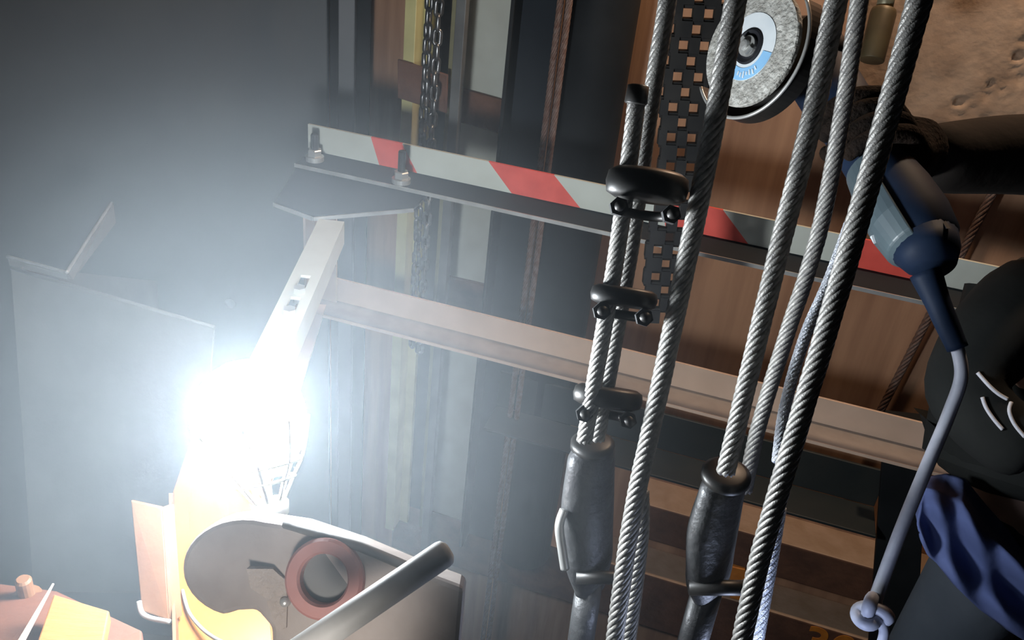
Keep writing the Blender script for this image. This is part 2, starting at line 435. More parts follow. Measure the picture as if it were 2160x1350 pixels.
# number 30
tc = bpy.data.curves.new('painted_number', 'FONT'); tc.body = '30'; tc.size = .19; tc.extrude = .001; tc.align_x = 'LEFT'; tc.offset = .003
to = bpy.data.objects.new('painted_number', tc); COL.objects.link(to)
pp = PL(1684, 1367, Fp, n)+n*.004
to.matrix_world = Matrix((u, Z, n)).transposed().to_4x4(); to.matrix_world = Matrix.Translation(pp) @ to.matrix_world
tc.materials.append(M_num)
bpy.context.view_layer.update(); me_ = bpy.data.meshes.new_from_object(to.evaluated_get(bpy.context.evaluated_depsgraph_get())); mw0 = to.matrix_world.copy(); bpy.data.objects.remove(to); me_.name = 'painted_number'
to = bpy.data.objects.new('painted_number', me_); COL.objects.link(to); to.matrix_world = mw0
mw = mw0; to.parent = o; to.matrix_parent_inverse = Matrix.Identity(4); to.matrix_world = mw
to['label'] = 'orange painted number 30'
bm = bmesh.new()
prism(bm, [onw(x_, y_, -.33) for x_, y_ in ((1868, 880), (1960, 890), (1925, 1500), (1822, 1500))], -n*.04)
tag(put('dark_shape', bm, M_dark, bev=.003), 'dark upright shape rising between the ledges and the person', 'post')  # dark slab filling the strip between the ledges and the person
# orange tag plate
a = onw(1540, 1195, WOFF+.16); b = onw(1572, 1202, WOFF+.16); c = onw(1540, 1262, WOFF+.16)
bm = bmesh.new(); prism(bm, [a, b, b+(c-a), c], -n*.05)
tag(put('marker_block', bm, M_num, bev=.003), 'orange painted block between the right socket and the thick rope', 'marker')
# rusty wall rope, far right
p0 = onw(2110, 375, WOFF+.05); p1 = onw(1820, 940, WOFF+.05)
tag(put('wall_rope', rope_bm([p0, p1], .026, 6), M_roperust, smooth=True), 'dark rusty rope slanting down the brown wall right of the grinder', 'rope')
# olive anchor tube near the top
p0 = P(1878, -40, 1.95); p1 = P(1865, 20, 1.95); p2 = P(1838, 128, 1.95)
t = thing('anchor_tube', 'olive brown tube hanging in front of pitted concrete behind thick rope', 'tube', p1)
ax = (p2-p1)
bm = bmesh.new(); lathe(bm, p1, ax, [(0, .026), (.01, .028), (ax.length, .027)], 20); put('sleeve', bm, M_brass, t, smooth=True, bev=.002)
bm = bmesh.new(); tube(bm, [p0, p1+ax*.05], .018, 16); put('rod', bm, mat('pale_brass', (.28, .25, .16), rough=.45, metal=.3), t, smooth=True)

# leaf chain (perforated)
t0, t1 = P(1478, -60, 1.55), P(1392, 700, 1.80)
ax = (t1-t0); Lc = ax.length; ax.normalize()
xr = (R - ax*R.dot(ax)).normalized(); yr = ax.cross(xr)
bm = bmesh.new(); pitch = .0275; nrow = int(Lc/pitch); wd_ = .086
for k in range(nrow):
    c = t0 + ax*(k*pitch)
    sw = .004*math.sin(k*.6)
    tube(bm, [c-xr*(wd_/2-sw), c+xr*(wd_/2+sw)], .0068, 8)
    cols = ((-.036, .015), (0, .019), (.036, .015)) if k % 2 == 0 else ((-.024, .030), (.024, .030))
    for cx, cw in cols:
        o_ = c + xr*(cx-cw/2+sw) - yr*.009
        box(bm, o_, xr*cw, yr*.018, ax*pitch)
tag(put('leaf_chain', bm, M_black, bev=.0), 'black leaf chain with light showing through its gaps between the ropes', 'chain')

# ---------------------------------------------------------------- near ropes
RK = 1.27
def dep(y, a, b): return (a + (b-a)*(y/1350))*RK
def nr(pts, D, lab, a=.60, b=.76, M=M_rope, strands=8, group='suspension ropes in front of the railing', lay=3.6, seg=20):
    path = [P(x, y, dep(y, a, b)) for x, y in pts]
    if pts[0][1] < 0: path.insert(0, path[0]+(path[0]-path[1]).normalized()*.55)
    return tag(put('wire_rope', rope_bm(path, D*RK, strands, lay, seg), M, smooth=True), lab, 'rope', group)
nr([(1418, -60), (1368, 250), (1334, 500), (1290, 760), (1258, 930)], .0138, 'dark wire rope running down through the three clips into the left socket', .64, .80)
nr([(1345, 196), (1326, 350), (1300, 540), (1262, 760), (1232, 935)], .0138, 'taped rope tail clamped by three clips above the left socket', .62, .78)
nr([(1563, -60), (1497, 310), (1438, 600), (1385, 850), (1330, 1110), (1290, 1400)], .0158, 'wire rope crossing the grinding disc, second long rope from the left', .60, .76)
nr([(1352, 1035), (1352, 1120), (1338, 1250), (1318, 1400)], .0145, 'short rope tail beside the rope crossing the disc at the bottom', .63, .78, M_rope)
nr([(1776, -60), (1715, 240), (1645, 520), (1580, 790), (1530, 1000)], .0150, 'wire rope running down into the right socket', .565, .72)
nr([(1822, -60), (1775, 250), (1725, 500), (1655, 720), (1600, 900), (1570, 1040)], .0150, 'dark rope behind, crossing from the grinder towards the right socket', .72, .90)
nr([(1957, -60), (1845, 340), (1760, 640), (1665, 960), (1600, 1190), (1555, 1400)], .0158, 'thickest wire rope, rightmost and longest in front of the grinder', .53, .67)
nr([(1794, 470), (1750, 590), (1706, 690), (1676, 780), (1652, 880), (1640, 975)], .0100, 'frayed pale rope strand just left of the thickest rope', .68, .74, M_ropelit)
nr([(1642, 1070), (1618, 1215), (1585, 1400)], .0150, 'bright rope end with bluish light painted in at the bottom beside the thickest rope', .76, .80, M_ropelit)
# tape on tail
bm = bmesh.new(); lathe(bm, P(1347, 178, .64*RK), P(1340, 225, .643*RK)-P(1347, 178, .64*RK), [(0, .005*RK), (.001*RK, .0078*RK), (.013*RK, .0084*RK), (.014*RK, .0075*RK)], 20)
tag(put('rope_end_tape', bm, M_black, smooth=True), 'black tape cap on the top of the rope tail', 'tape')

# rope clips
def clip(px, py, d, half, th, tilt, lab):
    d *= RK; half *= RK; th *= RK
    c = P(px, py, d); t = thing('rope_clip', lab, 'clamp', c, 'rope clips on the left ropes')
    ax = (P(px-20, py+100, d)-P(px+10, py-100, d)).normalized()
    x = (R*math.cos(tilt) - U*math.sin(tilt)); x = (x-ax*x.dot(ax)).normalized(); y = ax.cross(x)
    bm = bmesh.new()                       # saddle: rounded oval with a lip
    lathe(bm, c-ax*th*.5, ax, [(0, half*.80), (th*.15, half*.96), (th*.5, half), (th*.85, half*.95), (th, half*.74)], 36, sx=1.0, xdir=x)
    for v in bm.verts:
        q = v.co-c; yy = q.dot(y); v.co -= y*(yy*.34)
    put('saddle', bm, M_black, t, smooth=True)
    bm = bmesh.new(); pts = []
    for k in range(15):
        a_ = -PI/2+PI*k/14
        pts.append(c + ax*th*.9 + x*(half*.62*math.sin(a_)) - y*(half*.45*math.cos(a_)+.002))
    pts = [pts[0]+y*.03]+pts+[pts[-1]+y*.03]
    tube(bm, pts, .005, 10); put('u_bolt', bm, M_black, t, smooth=True)
    for s in (-1, 1):
        bm = bmesh.new(); lathe(bm, c+ax*th*.9+x*(half*.62*s)+y*.006, y, [(0, .009), (.010, .009)], 6); put('nut', bm, M_sock, t)
    return t
clip(1365, 392, .655, .031, .022, .12, 'largest black rope clip, topmost, in front of the striped rail')
clip(1316, 627, .69, .0265, .015, .25, 'black rope clip between the striped rail and the middle rail')
clip(1282, 838, .73, .029, .017, .25, 'black rope clip just above the left socket, below the middle rail')

# sockets
def socket(top, mid, low, end, d, rads, lab):
    d *= RK; rads = [x*RK for x in rads]
    c = P(*top, d); t = thing('rope_socket', lab, 'socket', P(*low, d+.03), 'wedge sockets on the rope ends')
    pts = [P(*top, d), P(top[0]*.75+mid[0]*.25, top[1]*.75+mid[1]*.25, d+.01), P(*mid, d+.03), P(mid[0]*.4+low[0]*.6, mid[1]*.4+low[1]*.6, d+.05), P(*low, d+.07)]
    bm = bmesh.new(); tube(bm, smooth_path(pts, 5), rad_interp(rads, 21), 26, squash=.62)
    b_ = put('socket_body', bm, M_sock, t, smooth=True)
    ax = (pts[1]-pts[0]).normalized()
    bm = bmesh.new(); lathe(bm, pts[0]-ax*.004, ax, [(0, rads[0]*.82), (.003, rads[0]*1.08), (.010, rads[0]*1.08), (.012, rads[0])], 26); put('mouth_collar', bm, M_black, t, smooth=True)
    bm = bmesh.new(); tube(bm, [pts[-1]-(pts[-1]-pts[-2])*.3, P(*end, d+.10)], .013*RK, 18); put('tie_rod', bm, M_sock, t, smooth=True)
    bm = bmesh.new(); pc = P(low[0]+20, low[1]-22, d+.03)
    tube(bm, [pc-R*.028, pc+R*.042], .008, 12); put('clevis_pin', bm, M_black, t, smooth=True)
    bm = bmesh.new(); tube(bm, [pc+R*.017, pc+R*.031+U*.008, pc+R*.048+U*.015], .0022, 8); tube(bm, [pc+R*.017, pc+R*.034-U*.001, pc+R*.05+U*.007], .0022, 8); put('split_pin', bm, M_bare, t, smooth=True)
    return t
def rad_interp(r, m):
    out = []
    for i in range(m):
        x = i/(m-1)*(len(r)-1); k = min(int(x), len(r)-2); f = x-k; f = f*f*(3-2*f)
        out.append(r[k]*(1-f)+r[k+1]*f)
    return out
s1 = socket((1250, 935), (1240, 1065), (1245, 1240), (1215, 1420), .80, [.0185, .027, .030, .0275, .018], 'grey wedge socket at the foot of the two clipped ropes')
bm = bmesh.new(); pts = [P(1190, 1075, .80*RK), P(1180, 1110, .80*RK), P(1186, 1160, .805*RK), P(1192, 1200, .81*RK)]
tube(bm, smooth_path(pts, 6), .0055, 8); put('tail_loop', bm, M_bare, s1, smooth=True, label='thin bright wire loop')
s2 = socket((1532, 1000), (1505, 1110), (1490, 1262), (1440, 1430), .70, [.018, .0245, .0275, .025, .014], 'black wedge socket at the end of the rope left of the thickest rope')

# ---------------------------------------------------------------- lamp and the ironwork around it
LD = 1.0
lb = P(574, 1088, LD); lc = P(526, 888, LD)
lamp = thing('work_lamp', 'glaring white caged work lamp on an orange stem beside the railing arm', 'lamp', lb)
ax = (P(540, 900, LD)-lb).normalized()
r_ = .064
bm = bmesh.new(); bmesh.ops.create_icosphere(bm, subdivisions=3, radius=1)
for v in bm.verts:
    v.co = v.co*r_*V((1, 1, 1)).x
    h = v.co.dot(ax); v.co = lc + v.co + ax*h*.10
put('glass_globe', bm, emis('lamp_glow', (.88, .95, 1.0), 240), lamp, smooth=True, label='glowing white globe')
bm = bmesh.new(); xh = ax.orthogonal().normalized(); yh = ax.cross(xh)
neck = lb + ax*.018
for k in range(8):
    a_ = 2*PI*k/8+.2; dr = xh*math.cos(a_)+yh*math.sin(a_)
    tube(bm, smooth_path([neck+dr*.018, neck+ax*.02+dr*.030, neck+ax*.045+dr*.046, lc+dr*.0655-ax*.005], 5), .0022, 6)
for hh, rr in ((.022, .031), (.040, .042)):
    ring = [neck+ax*hh+(xh*math.cos(2*PI*k/24)+yh*math.sin(2*PI*k/24))*(rr+.002) for k in range(25)]
    tube(bm, ring, .0018, 6)
put('wire_cage', bm, M_bare, lamp, smooth=True)
bm = bmesh.new(); lathe(bm, lb, ax, [(-.004, .015), (0, .019), (.014, .021), (.020, .016)], 28); put('lamp_holder', bm, M_white, lamp, smooth=True)
bm = bmesh.new(); tube(bm, [P(574, 1092, LD), P(584, 1135, LD), P(592, 1230, LD+.02)], .016, 18); put('stem', bm, M_orange, lamp, smooth=True, label='orange stem')

# orange plate behind
pd = 1.13
t = thing('mounting_plate', 'orange steel plate glowing behind the lamp and the rounded arm', 'plate', P(450, 1340, pd))
pl = [P(402, 925, pd+.26), P(470, 980, pd+.21), P(548, 1050, pd+.145), P(560, 1160, pd+.05), P(585, 1420, pd-.14), P(372, 1420, pd-.14), P(362, 1040, pd+.155)]
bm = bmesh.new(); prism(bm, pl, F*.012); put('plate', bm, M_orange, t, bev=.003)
bm = bmesh.new(); prism(bm, [P(362, 1040, pd+.155), P(372, 1420, pd-.14), P(366, 1420, pd-.17), P(356, 1040, pd+.115)], R*.004); put('fold', bm, M_tan, t)
cp = [P(385, 1245, pd-.03), P(398, 1290, pd-.065), P(425, 1325, pd-.095), P(460, 1350, pd-.115), P(500, 1365, pd-.125)]
bm = bmesh.new(); tube(bm, smooth_path(cp, 6), .0022, 8); put('wire_edge', bm, M_grey, t, smooth=True)
# tan channel on the left of the plate
t = thing('side_channel', 'tan folded steel channel standing left of the orange plate', 'channel', P(320, 1310, 1.06))
q = [P(275, 1055, 1.13), P(342, 1070, 1.11), P(358, 1310, 1.04), P(298, 1290, 1.06)]
bm = bmesh.new(); prism(bm, q, F*.006); put('face', bm, M_tan, t, bev=.002)
bm = bmesh.new(); prism(bm, [q[1], q[2], q[2]+F*.02+R*.003, q[1]+F*.02+R*.003], R*.004); put('side_wall', bm, M_tan, t)
bm = bmesh.new(); tube(bm, smooth_path([P(293, 1268, 1.06), P(299, 1292, 1.055), P(318, 1304, 1.05), P(360, 1312, 1.035)], 5), .0032, 8); put('rolled_edge', bm, M_bare, t, smooth=True)

# rounded arm in front of the lamp
ad = .84
t = thing('rounded_arm', 'dull grey rounded casting with a red ring, in front of the orange plate', 'casting', P(650, 1350, ad))
out = []
for k in range(19):
    th = math.radians(72 + (250-72)*k/18)
    out.append((515+132*math.cos(th), 1200-106*math.sin(th)))
poly = [(885, 1205), (760, 1152), (640, 1112)]+out+[(500, 1290), (540, 1288), (572, 1325), (575, 1420), (960, 1480), (980, 1240)]
bm = bmesh.new(); prism(bm, [P(x, y, ad-.00012*(x-515)) for x, y in poly], F*.04)
put('casting_body', bm, M_arm, t, bev=.005)
bm = bmesh.new(); a0 = P(640, 1114, ad-.016); tube(bm, [P(600, 1104, ad-.01), P(760, 1153, ad-.03), P(885, 1206, ad-.045)], .0045, 8); put('edge_bead', bm, M_panel2, t, smooth=True)
nrm = (-F*.93 + U*.12 - R*.1).normalized()
rc = P(690, 1218, ad-.024)
bm = bmesh.new(); lathe(bm, rc, nrm, [(-.01, .0378), (.010, .0366), (.013, .034), (.013, .0245), (.010, .0225), (-.010, .0225)], 44, cap=False); put('red_bushing', bm, M_redbush, t, smooth=False, label='dull red ring')
bm = bmesh.new(); lathe(bm, rc-nrm*.012, nrm, [(0, .0235), (.012, .0235)], 36); put('bore', bm, M_grey, t, label='dark hole of the ring')
bm = bmesh.new(); lathe(bm, P(604, 1268, ad-.011), nrm, [(0, .005), (.006, .0045), (.008, .0025)], 16); put('rivet', bm, M_bare, t, smooth=True)
# wear patch on the casting: raised rust scab
bm = bmesh.new(); prism(bm, [P(x, y, ad-.0145) for x, y in ((520, 1200), (575, 1200), (600, 1222), (606, 1262), (604, 1325), (585, 1335), (560, 1262), (528, 1240))], F*.01); put('worn_patch', bm, mat('worn_patch', (.40, .345, .31), (.34, .29, .255), rough=.75, scale=40, bump=.5), t)
# pipe
p0, p1 = P(948, 1160, .76), P(690, 1335, .72)
dd = (p1-p0)
bm = bmesh.new(); lathe(bm, p0, dd, [(0, .007), (.003, .011), (.007, .012), (dd.length*1.3, .012)], 24)
tag(put('round_bar', bm, mat('grey_bar', (.42, .42, .41), (.34, .34, .33), rough=.6, scale=30), smooth=True), 'grey round bar lying across the casting by its red ring', 'bar')

# sheet box on the left
bd = 1.95
t = thing('sheet_steel_cover', 'folded sheet steel cover with an upturned lip on the left', 'cover', P(60, 1000, bd))
q = [P(24, 566, bd), P(150, 600, bd-.03), P(445, 692, bd-.10), P(480, 760, bd-.12), P(330, 860, bd-.06), P(250, 1060, bd-.02), P(80, 1000, bd+.02)]
q = [P(22, 562, bd), P(452, 688, bd-.11), P(415, 1250, bd-.06), P(70, 1250, bd+.02)]
bm = bmesh.new(); prism(bm, q, F*.006); put('front_panel', bm, M_panel2, t, bev=.002)
bm = bmesh.new(); prism(bm, [q[0]+R*.02, q[3]+R*.02, q[3]+R*.02+F*.74, q[0]+R*.02+F*.74], R*.005); put('side_return', bm, M_panel2, t)
bm = bmesh.new(); prism(bm, [P(15, 540, bd+.02), P(140, 573, bd-.01), P(143, 590, bd-.012), P(20, 560, bd+.018)], F*.006); put('top_lip', bm, M_panel2, t)
bm = bmesh.new(); prism(bm, [P(137, 573, bd-.01), P(235, 428, bd+.22), P(240, 470, bd+.22), P(150, 590, bd-.012)], R*.005); put('upturned_lip', bm, M_panel2, t)
bm = bmesh.new(); tube(bm, smooth_path([P(15, 541, bd+.018), P(80, 558, bd+.002), P(136, 573, bd-.014), P(146, 566, bd-.004), P(190, 497, bd+.1), P(235, 428, bd+.218)], 5), .004, 8); put('folded_edge', bm, M_bare, t, smooth=True)
bm = bmesh.new(); tube(bm, [P(24, 566, bd-.002), P(150, 602, bd-.035), P(452, 690, bd-.112)], .004, 8); put('folded_edge', bm, M_panel2, t, smooth=True)
# small bump on the left wall
bm = bmesh.new(); c = onl(486, 640)+nl*.0; lathe(bm, c-nl*.002, nl, [(0, .02), (.006, .018), (.01, .008)], 20)
tag(put('wall_rivet', bm, M_panel, smooth=True), 'small round rivet on the grey steel wall left of the railing', 'rivet')
# bottom left: red-oxide beam, plank, bar, bolt
bl = 1.02
t = thing('red_oxide_beam', 'red brown steel beam in the bottom left corner with a bolt', 'beam', P(60, 1380, bl))
bm = bmesh.new(); prism(bm, [P(-120, 1215, bl+.10), P(120, 1245, bl+.06), P(300, 1330, bl), P(300, 1500, bl-.17), P(-120, 1500, bl-.17)], -Z*.03); put('beam_top', bm, M_redbrown, t, bev=.003)
bm = bmesh.new(); c = P(58, 1262, bl+.055); lathe(bm, c, Z, [(0, .017), (.005, .017), (.0051, .0095), (.030, .0095), (.033, .007)], 16); put('bolt', bm, M_tan, t)
bm = bmesh.new(); prism(bm, [P(118, 1276, bl-.01), P(235, 1312, bl-.03), P(215, 1420, bl-.11), P(70, 1420, bl-.11)], Z*.018)
tag(put('wooden_plank', bm, M_wood, bev=.002), 'wooden plank with orange light in its colour lying on the red brown beam', 'plank')
bm = bmesh.new(); tube(bm, [P(112, 1232, bl-.02), P(40, 1360, bl-.11), P(20, 1400, bl-.14)], [.0012, .0038, .005], 10)
tag(put('thin_rod', bm, M_cream, smooth=True), 'thin pale rod slanting beside the wooden plank', 'rod')

# ---------------------------------------------------------------- grinder
gd = 1.22
E_ = P(1958, 528, 1.10); Hd = P(1700, 110, 1.34)
ga = (Hd-E_); GL = ga.length; ga.normalize()
dn_ = (-R*.72 - U*.12 - F*.68).normalized()
dn_ = (dn_ - ga*dn_.dot(ga)*.8).normalized()
sidev = ga.cross(dn_).normalized()
gr = thing('angle_grinder', 'navy and black angle grinder with grey disc held behind the wire ropes', 'power tool', E_)
bm = bmesh.new()
tube(bm, [E_+ga*x for x in (0, .012, .05, .10, .16, .22, .27, GL*.93)], [.036, .045, .050, .048, .040, .040, .046, .048], 28, squash=.92); put('motor_body', bm, M_nvy, gr, smooth=True)
# grey-teal lower shell half
bm = bmesh.new()
low = (-R*.86 - U*.5); low = (low-ga*low.dot(ga)).normalized(); lx = ga.cross(low)
rings = []
for x, rr in ((.002, .037), (.012, .0465), (.05, .0515), (.10, .0495), (.15, .0425)):
    rings.append([E_+ga*x + (low*math.cos(a_)+lx*math.sin(a_))*rr*s for s in (1, .86) for a_ in ([-1.15+2.3*k/12 for k in range(13)] if s == 1 else [1.15-2.3*k/12 for k in range(13)])])
vr = [[bm.verts.new(p) for p in rg] for rg in rings]
for i in range(len(vr)-1):
    for k in range(26): bm.faces.new([vr[i][k], vr[i][(k+1) % 26], vr[i+1][(k+1) % 26], vr[i+1][k]])
bm.faces.new(vr[0][::-1]); bm.faces.new(vr[-1])
put('lower_shell', bm, M_tealg, gr, smooth=False, bev=.002, label='grey teal lower shell')
bm = bmesh.new(); box(bm, E_+ga*.03 + (-F*.047) + R*.012, ga*.11, R*.005, -F*.004); put('body_seam', bm, M_blk, gr)
bm = bmesh.new(); c = E_+ga*.035 + low*.050; prism(bm, [c, c+ga*.012, c+ga*.008+lx*.008], low*.003); put('triangle_mark', bm, M_labw, gr, label='small white triangle')
bm = bmesh.new(); tube(bm, [E_+ga*.012, E_-ga*.012, E_-ga*.030], [.043, .035, .022], 24); put('end_cap', bm, M_nvy, gr, smooth=True)
# gear head
bm = bmesh.new(); hc = E_+ga*(GL*.98)
tube(bm, [hc-ga*.05, hc-ga*.02, hc+ga*.03, hc+ga*.06], [.050, .056, .052, .03], 24, squash=.9)
lathe(bm, hc+ga*.005, dn_, [(.0, .045), (.05, .040), (.06, .03)], 28)
put('gear_head', bm, M_blk, gr, smooth=True)
# disc
DC = P(1584, 100, 1.25)
DR = .084
bm = bmesh.new(); lathe(bm, DC, dn_, [(-.006, .0), (-.006, DR*.995), (-.004, DR), (.001, DR), (.003, DR*.985), (.003, DR*.52), (-.002, DR*.42), (-.002, 0.001)], 64, cap=False)
dsc = put('grinding_disc', bm, M_disc, gr, smooth=False, label='grey abrasive disc')
def sector(bm, r0, r1, a0, a1, h, th=.0006):
    nseg = 40; dx = (U - dn_*U.dot(dn_)).normalized(); dy = dn_.cross(dx)
    inn = [DC+dn_*h+(dx*math.cos(a0+(a1-a0)*k/nseg)+dy*math.sin(a0+(a1-a0)*k/nseg))*r0 for k in range(nseg+1)]
    ou = [DC+dn_*h+(dx*math.cos(a0+(a1-a0)*k/nseg)+dy*math.sin(a0+(a1-a0)*k/nseg))*r1 for k in range(nseg+1)]
    for k in range(nseg): prism(bm, [inn[k], inn[k+1], ou[k+1], ou[k]], dn_*th)
bm = bmesh.new(); sector(bm, DR*.30, DR*.57, 0, 2*PI, .0034); put('silver_label', bm, M_labw, dsc, label='silver ring label')
bm = bmesh.new(); sector(bm, DR*.36, DR*.565, PI*.70, PI*1.36, .0042); put('blue_label', bm, M_labb, dsc, label='blue segment of the label with small white marks')
bm = bmesh.new()
for k in range(7): sector(bm, DR*(.44 if k % 2 else .42), DR*(.49+.02*(k % 3)), PI*(.86+.045*k), PI*(.86+.045*k+.018), .005)
put('label_marks', bm, M_labw, dsc)
bm = bmesh.new(); lathe(bm, DC, dn_, [(-.003, DR*.30), (.006, DR*.30), (.007, DR*.27), (.004, DR*.20), (.004, .001)], 40, cap=False); put('hub_recess', bm, M_blk, dsc)
bm = bmesh.new(); lathe(bm, DC, dn_, [(.004, .0145), (.009, .0145), (.010, .008), (.016, .007), (.017, .004)], 24)
for s in (-1, 1):
    dx = (U - dn_*U.dot(dn_)).normalized(); dx = (dx*.8+dn_.cross(dx)*.6).normalized(); 
    box(bm, DC+dn_*.010+dx*(s*.011)-dx.cross(dn_)*.006-dx*.003, dx*.006, dx.cross(dn_)*.012, dn_*.004)
put('flange_nut', bm, M_bare, dsc)
# guard
bm = bmesh.new(); dx = (U - dn_*U.dot(dn_)).normalized(); dy = dn_.cross(dx)
GR = DR*1.2; prof = []
na = 40; rows = []
for k in range(na+1):
    a_ = PI*.62+PI*1.02*k/na
    dr = dx*math.cos(a_)+dy*math.sin(a_)
    rows.append([bm.verts.new(DC+dr*r2+dn_*h) for r2, h in ((.02, -.030), (GR, -.030), (GR, -.002), (GR-.004, -.001), (GR-.004, -.027), (.02, -.027))])
for k in range(na):
    for q_ in range(6): bm.faces.new([rows[k][q_], rows[k][(q_+1) % 6], rows[k+1][(q_+1) % 6], rows[k+1][q_]])
bm.faces.new(rows[0]); bm.faces.new(rows[-1][::-1])
put('guard', bm, M_black, gr, label='dark wheel guard')
bm = bmesh.new(); tube(bm, [DC+(dx*math.cos(PI*.62+PI*1.02*k/40)+dy*math.sin(PI*.62+PI*1.02*k/40))*(GR-.001)+dn_*.0 for k in range(41)], .0026, 8); put('guard_rim', bm, M_bare, gr, smooth=True, label='bright rim of the guard')
bm = bmesh.new(); tube(bm, [DC-dn_*.004, DC-dn_*.05], .02, 20); put('spindle', bm, M_blk, gr, smooth=True)
# cord boot and cord
b0, b1 = E_-ga*.025, P(2020, 735, 1.07)
bm = bmesh.new(); tube(bm, smooth_path([P(1952, 575, 1.085), P(1985, 655, 1.075), b1], 5), rad_interp([.019, .0145, .0125], 11), 18); put('cord_boot', bm, M_nvy, gr, smooth=True)
bm = bmesh.new(); cpts = [P(2014, 715, 1.07), P(2028, 790, 1.07), P(2003, 870, 1.07), P(1955, 985, 1.06), P(1900, 1120, 1.05), P(1845, 1268, 1.04)]
tube(bm, smooth_path(cpts, 10), .0080, 14); cord = put('power_cord', bm, M_cord, gr, smooth=True, label='grey white power cord')
bm = bmesh.new(); kc = P(1840, 1292, 1.035)
kp = []
for k in range(61):
    a_ = 2*PI*k/60
    kp.append(kc + R*(.0058*(math.sin(a_)+2*math.sin(2*a_))) - U*(.0056*(math.cos(a_)-2*math.cos(2*a_))) - F*(.009*math.sin(3*a_)))
tube(bm, kp, .0078, 10)
tube(bm, smooth_path([P(1852, 1300, 1.03), P(1864, 1325, 1.035), P(1862, 1350, 1.04), P(1850, 1380, 1.05)], 5), .006, 10)
put('knot', bm, M_cord, cord, smooth=True, label='pale knot in the cord')

# ---------------------------------------------------------------- person
def skin(name, verts, edges, M, parent, root=0, lvl=2, label=None):
    me = bpy.data.meshes.new(name); me.from_pydata([v[0] for v in verts], edges, [])
    me.materials.append(M); o = bpy.data.objects.new(name, me); COL.objects.link(o)
    s = o.modifiers.new('skin', 'SKIN'); s.use_smooth_shade = True
    for i, v in enumerate(verts):
        r2 = v[1]; me.skin_vertices[0].data[i].radius = r2 if isinstance(r2, tuple) else (r2, r2)
        me.skin_vertices[0].data[i].use_root = (i == root)
    sb = o.modifiers.new('sub', 'SUBSURF'); sb.levels = sb.render_levels = lvl
    if parent: o.parent = parent; o.matrix_parent_inverse = parent.matrix_world.inverted()
    if label: o['label'] = label
    return o
pel = P(2150, 1165, 1.62); chest = P(2200, 820, 1.58); neck = P(2295, 575, 1.62); head = P(2365, 462, 1.67); htop = P(2400, 362, 1.67)
shR = P(2300, 600, 1.74); elR = P(2350, 345, 1.42); wrR = P(1985, 325, 1.30); hdR = P(1905, 300, 1.25)
shL = P(2165, 640, 1.40); elL = P(2015, 830, 1.34); wrL = P(2180, 960, 1.28)
hipL = P(2090, 1190, 1.55); hipR = P(2170, 1200, 1.70)
knL = V((hipL.x-.05, hipL.y-.03, .40)); knR = V((hipR.x-.04, hipR.y+.0, .40))
anL = V((knL.x+.05, knL.y, .10)); anR = V((knR.x+.05, knR.y+.02, .10))
toL = V((anL.x-.15, anL.y, .035)); toR = V((anR.x-.15, anR.y, .035))
bv = [(pel, (.10, .09)), (chest, (.12, .10)), (neck, .055), (head, (.075, .09)), (htop, (.06, .07)),
      (shR, .045), (elR, .028), (wrR, .028), (shL, .05), (elL, .036), (wrL, .028),
      (hipL, .085), (knL, .058), (anL, .04), (toL, .03), (hipR, .085), (knR, .058), (anR, .04), (toR, .03)]
be = [(0, 1), (1, 2), (2, 3), (3, 4), (1, 5), (5, 6), (6, 7), (1, 8), (8, 9), (9, 10), (0, 11), (11, 12), (12, 13), (13, 14), (0, 15), (15, 16), (16, 17), (17, 18)]
person = skin('person', bv, be, M_skin, None)
tag(person, 'person in dark jacket and blue shirt reaching with a gloved hand to the grinder', 'person')
jv = [(P(2140, 1060, 1.60), (.17, .155)), (P(2165, 930, 1.59), (.17, .15)), (chest, (.175, .15)), (P(2230, 690, 1.57), (.15, .13)), (P(2265, 610, 1.56), (.075, .075)),
      (shR, .085), (elR, .075), (shL, .082), (P(2080, 730, 1.36), .078), (elL, .07), (P(2110, 915, 1.305), .062), (P(2200, 970, 1.28), .055)]
je = [(0, 1), (1, 2), (2, 3), (3, 4), (3, 5), (5, 6), (3, 7), (7, 8), (8, 9), (9, 10), (10, 11)]
jacket = skin('jacket', jv, je, M_jacket, person, root=2, label='black jacket')
sv = [(elR, .074), (P(2200, 325, 1.42), .070), (P(2090, 326, 1.36), .064), (P(1985, 335, 1.31), .056), (P(1945, 330, 1.28), .050)]
skin('sleeve', sv, [(i, i+1) for i in range(4)], M_sleeve, person, label='dark brown sleeve')
# blue shirt hem with folds
top_c = [(1938, 1000), (1950, 1030), (1990, 1040), (2030, 1062), (2075, 1115), (2125, 1165), (2190, 1215), (2270, 1260), (2340, 1290)]
bot_c = [(1925, 1055), (1936, 1110), (1965, 1175), (2010, 1232), (2065, 1285), (2125, 1330), (2200, 1375), (2280, 1410), (2350, 1430)]
def cl(pts, t):
    x = t*(len(pts)-1); k = min(int(x), len(pts)-2); f = x-k
    return V((pts[k][0], pts[k][1], 0)).lerp(V((pts[k+1][0], pts[k+1][1], 0)), f)
bm = bmesh.new(); NA, NH = 90, 26; rows = []
for j in range(-8, NH+1):
    tt = j/NH; row = []
    for k in range(NA+1):
        a_ = k/NA
        q0 = cl(top_c, a_); q1 = cl(bot_c, a_); q_ = q0.lerp(q1, tt)
        dpt = 1.44 + .16*max(0, .12-a_)/.12 - .02*math.sin(a_*3) + .016*math.sin(tt*9+a_*5+1.2*math.sin(a_*4))*(.4+a_) + .008*math.sin(a_*26-tt*6) + max(0, -tt)*.25
        row.append(bm.verts.new(P(q_.x, q_.y, dpt)))
    rows.append(row)
for j in range(len(rows)-1):
    for k in range(NA): bm.faces.new([rows[j][k], rows[j][k+1], rows[j+1][k+1], rows[j+1][k]])
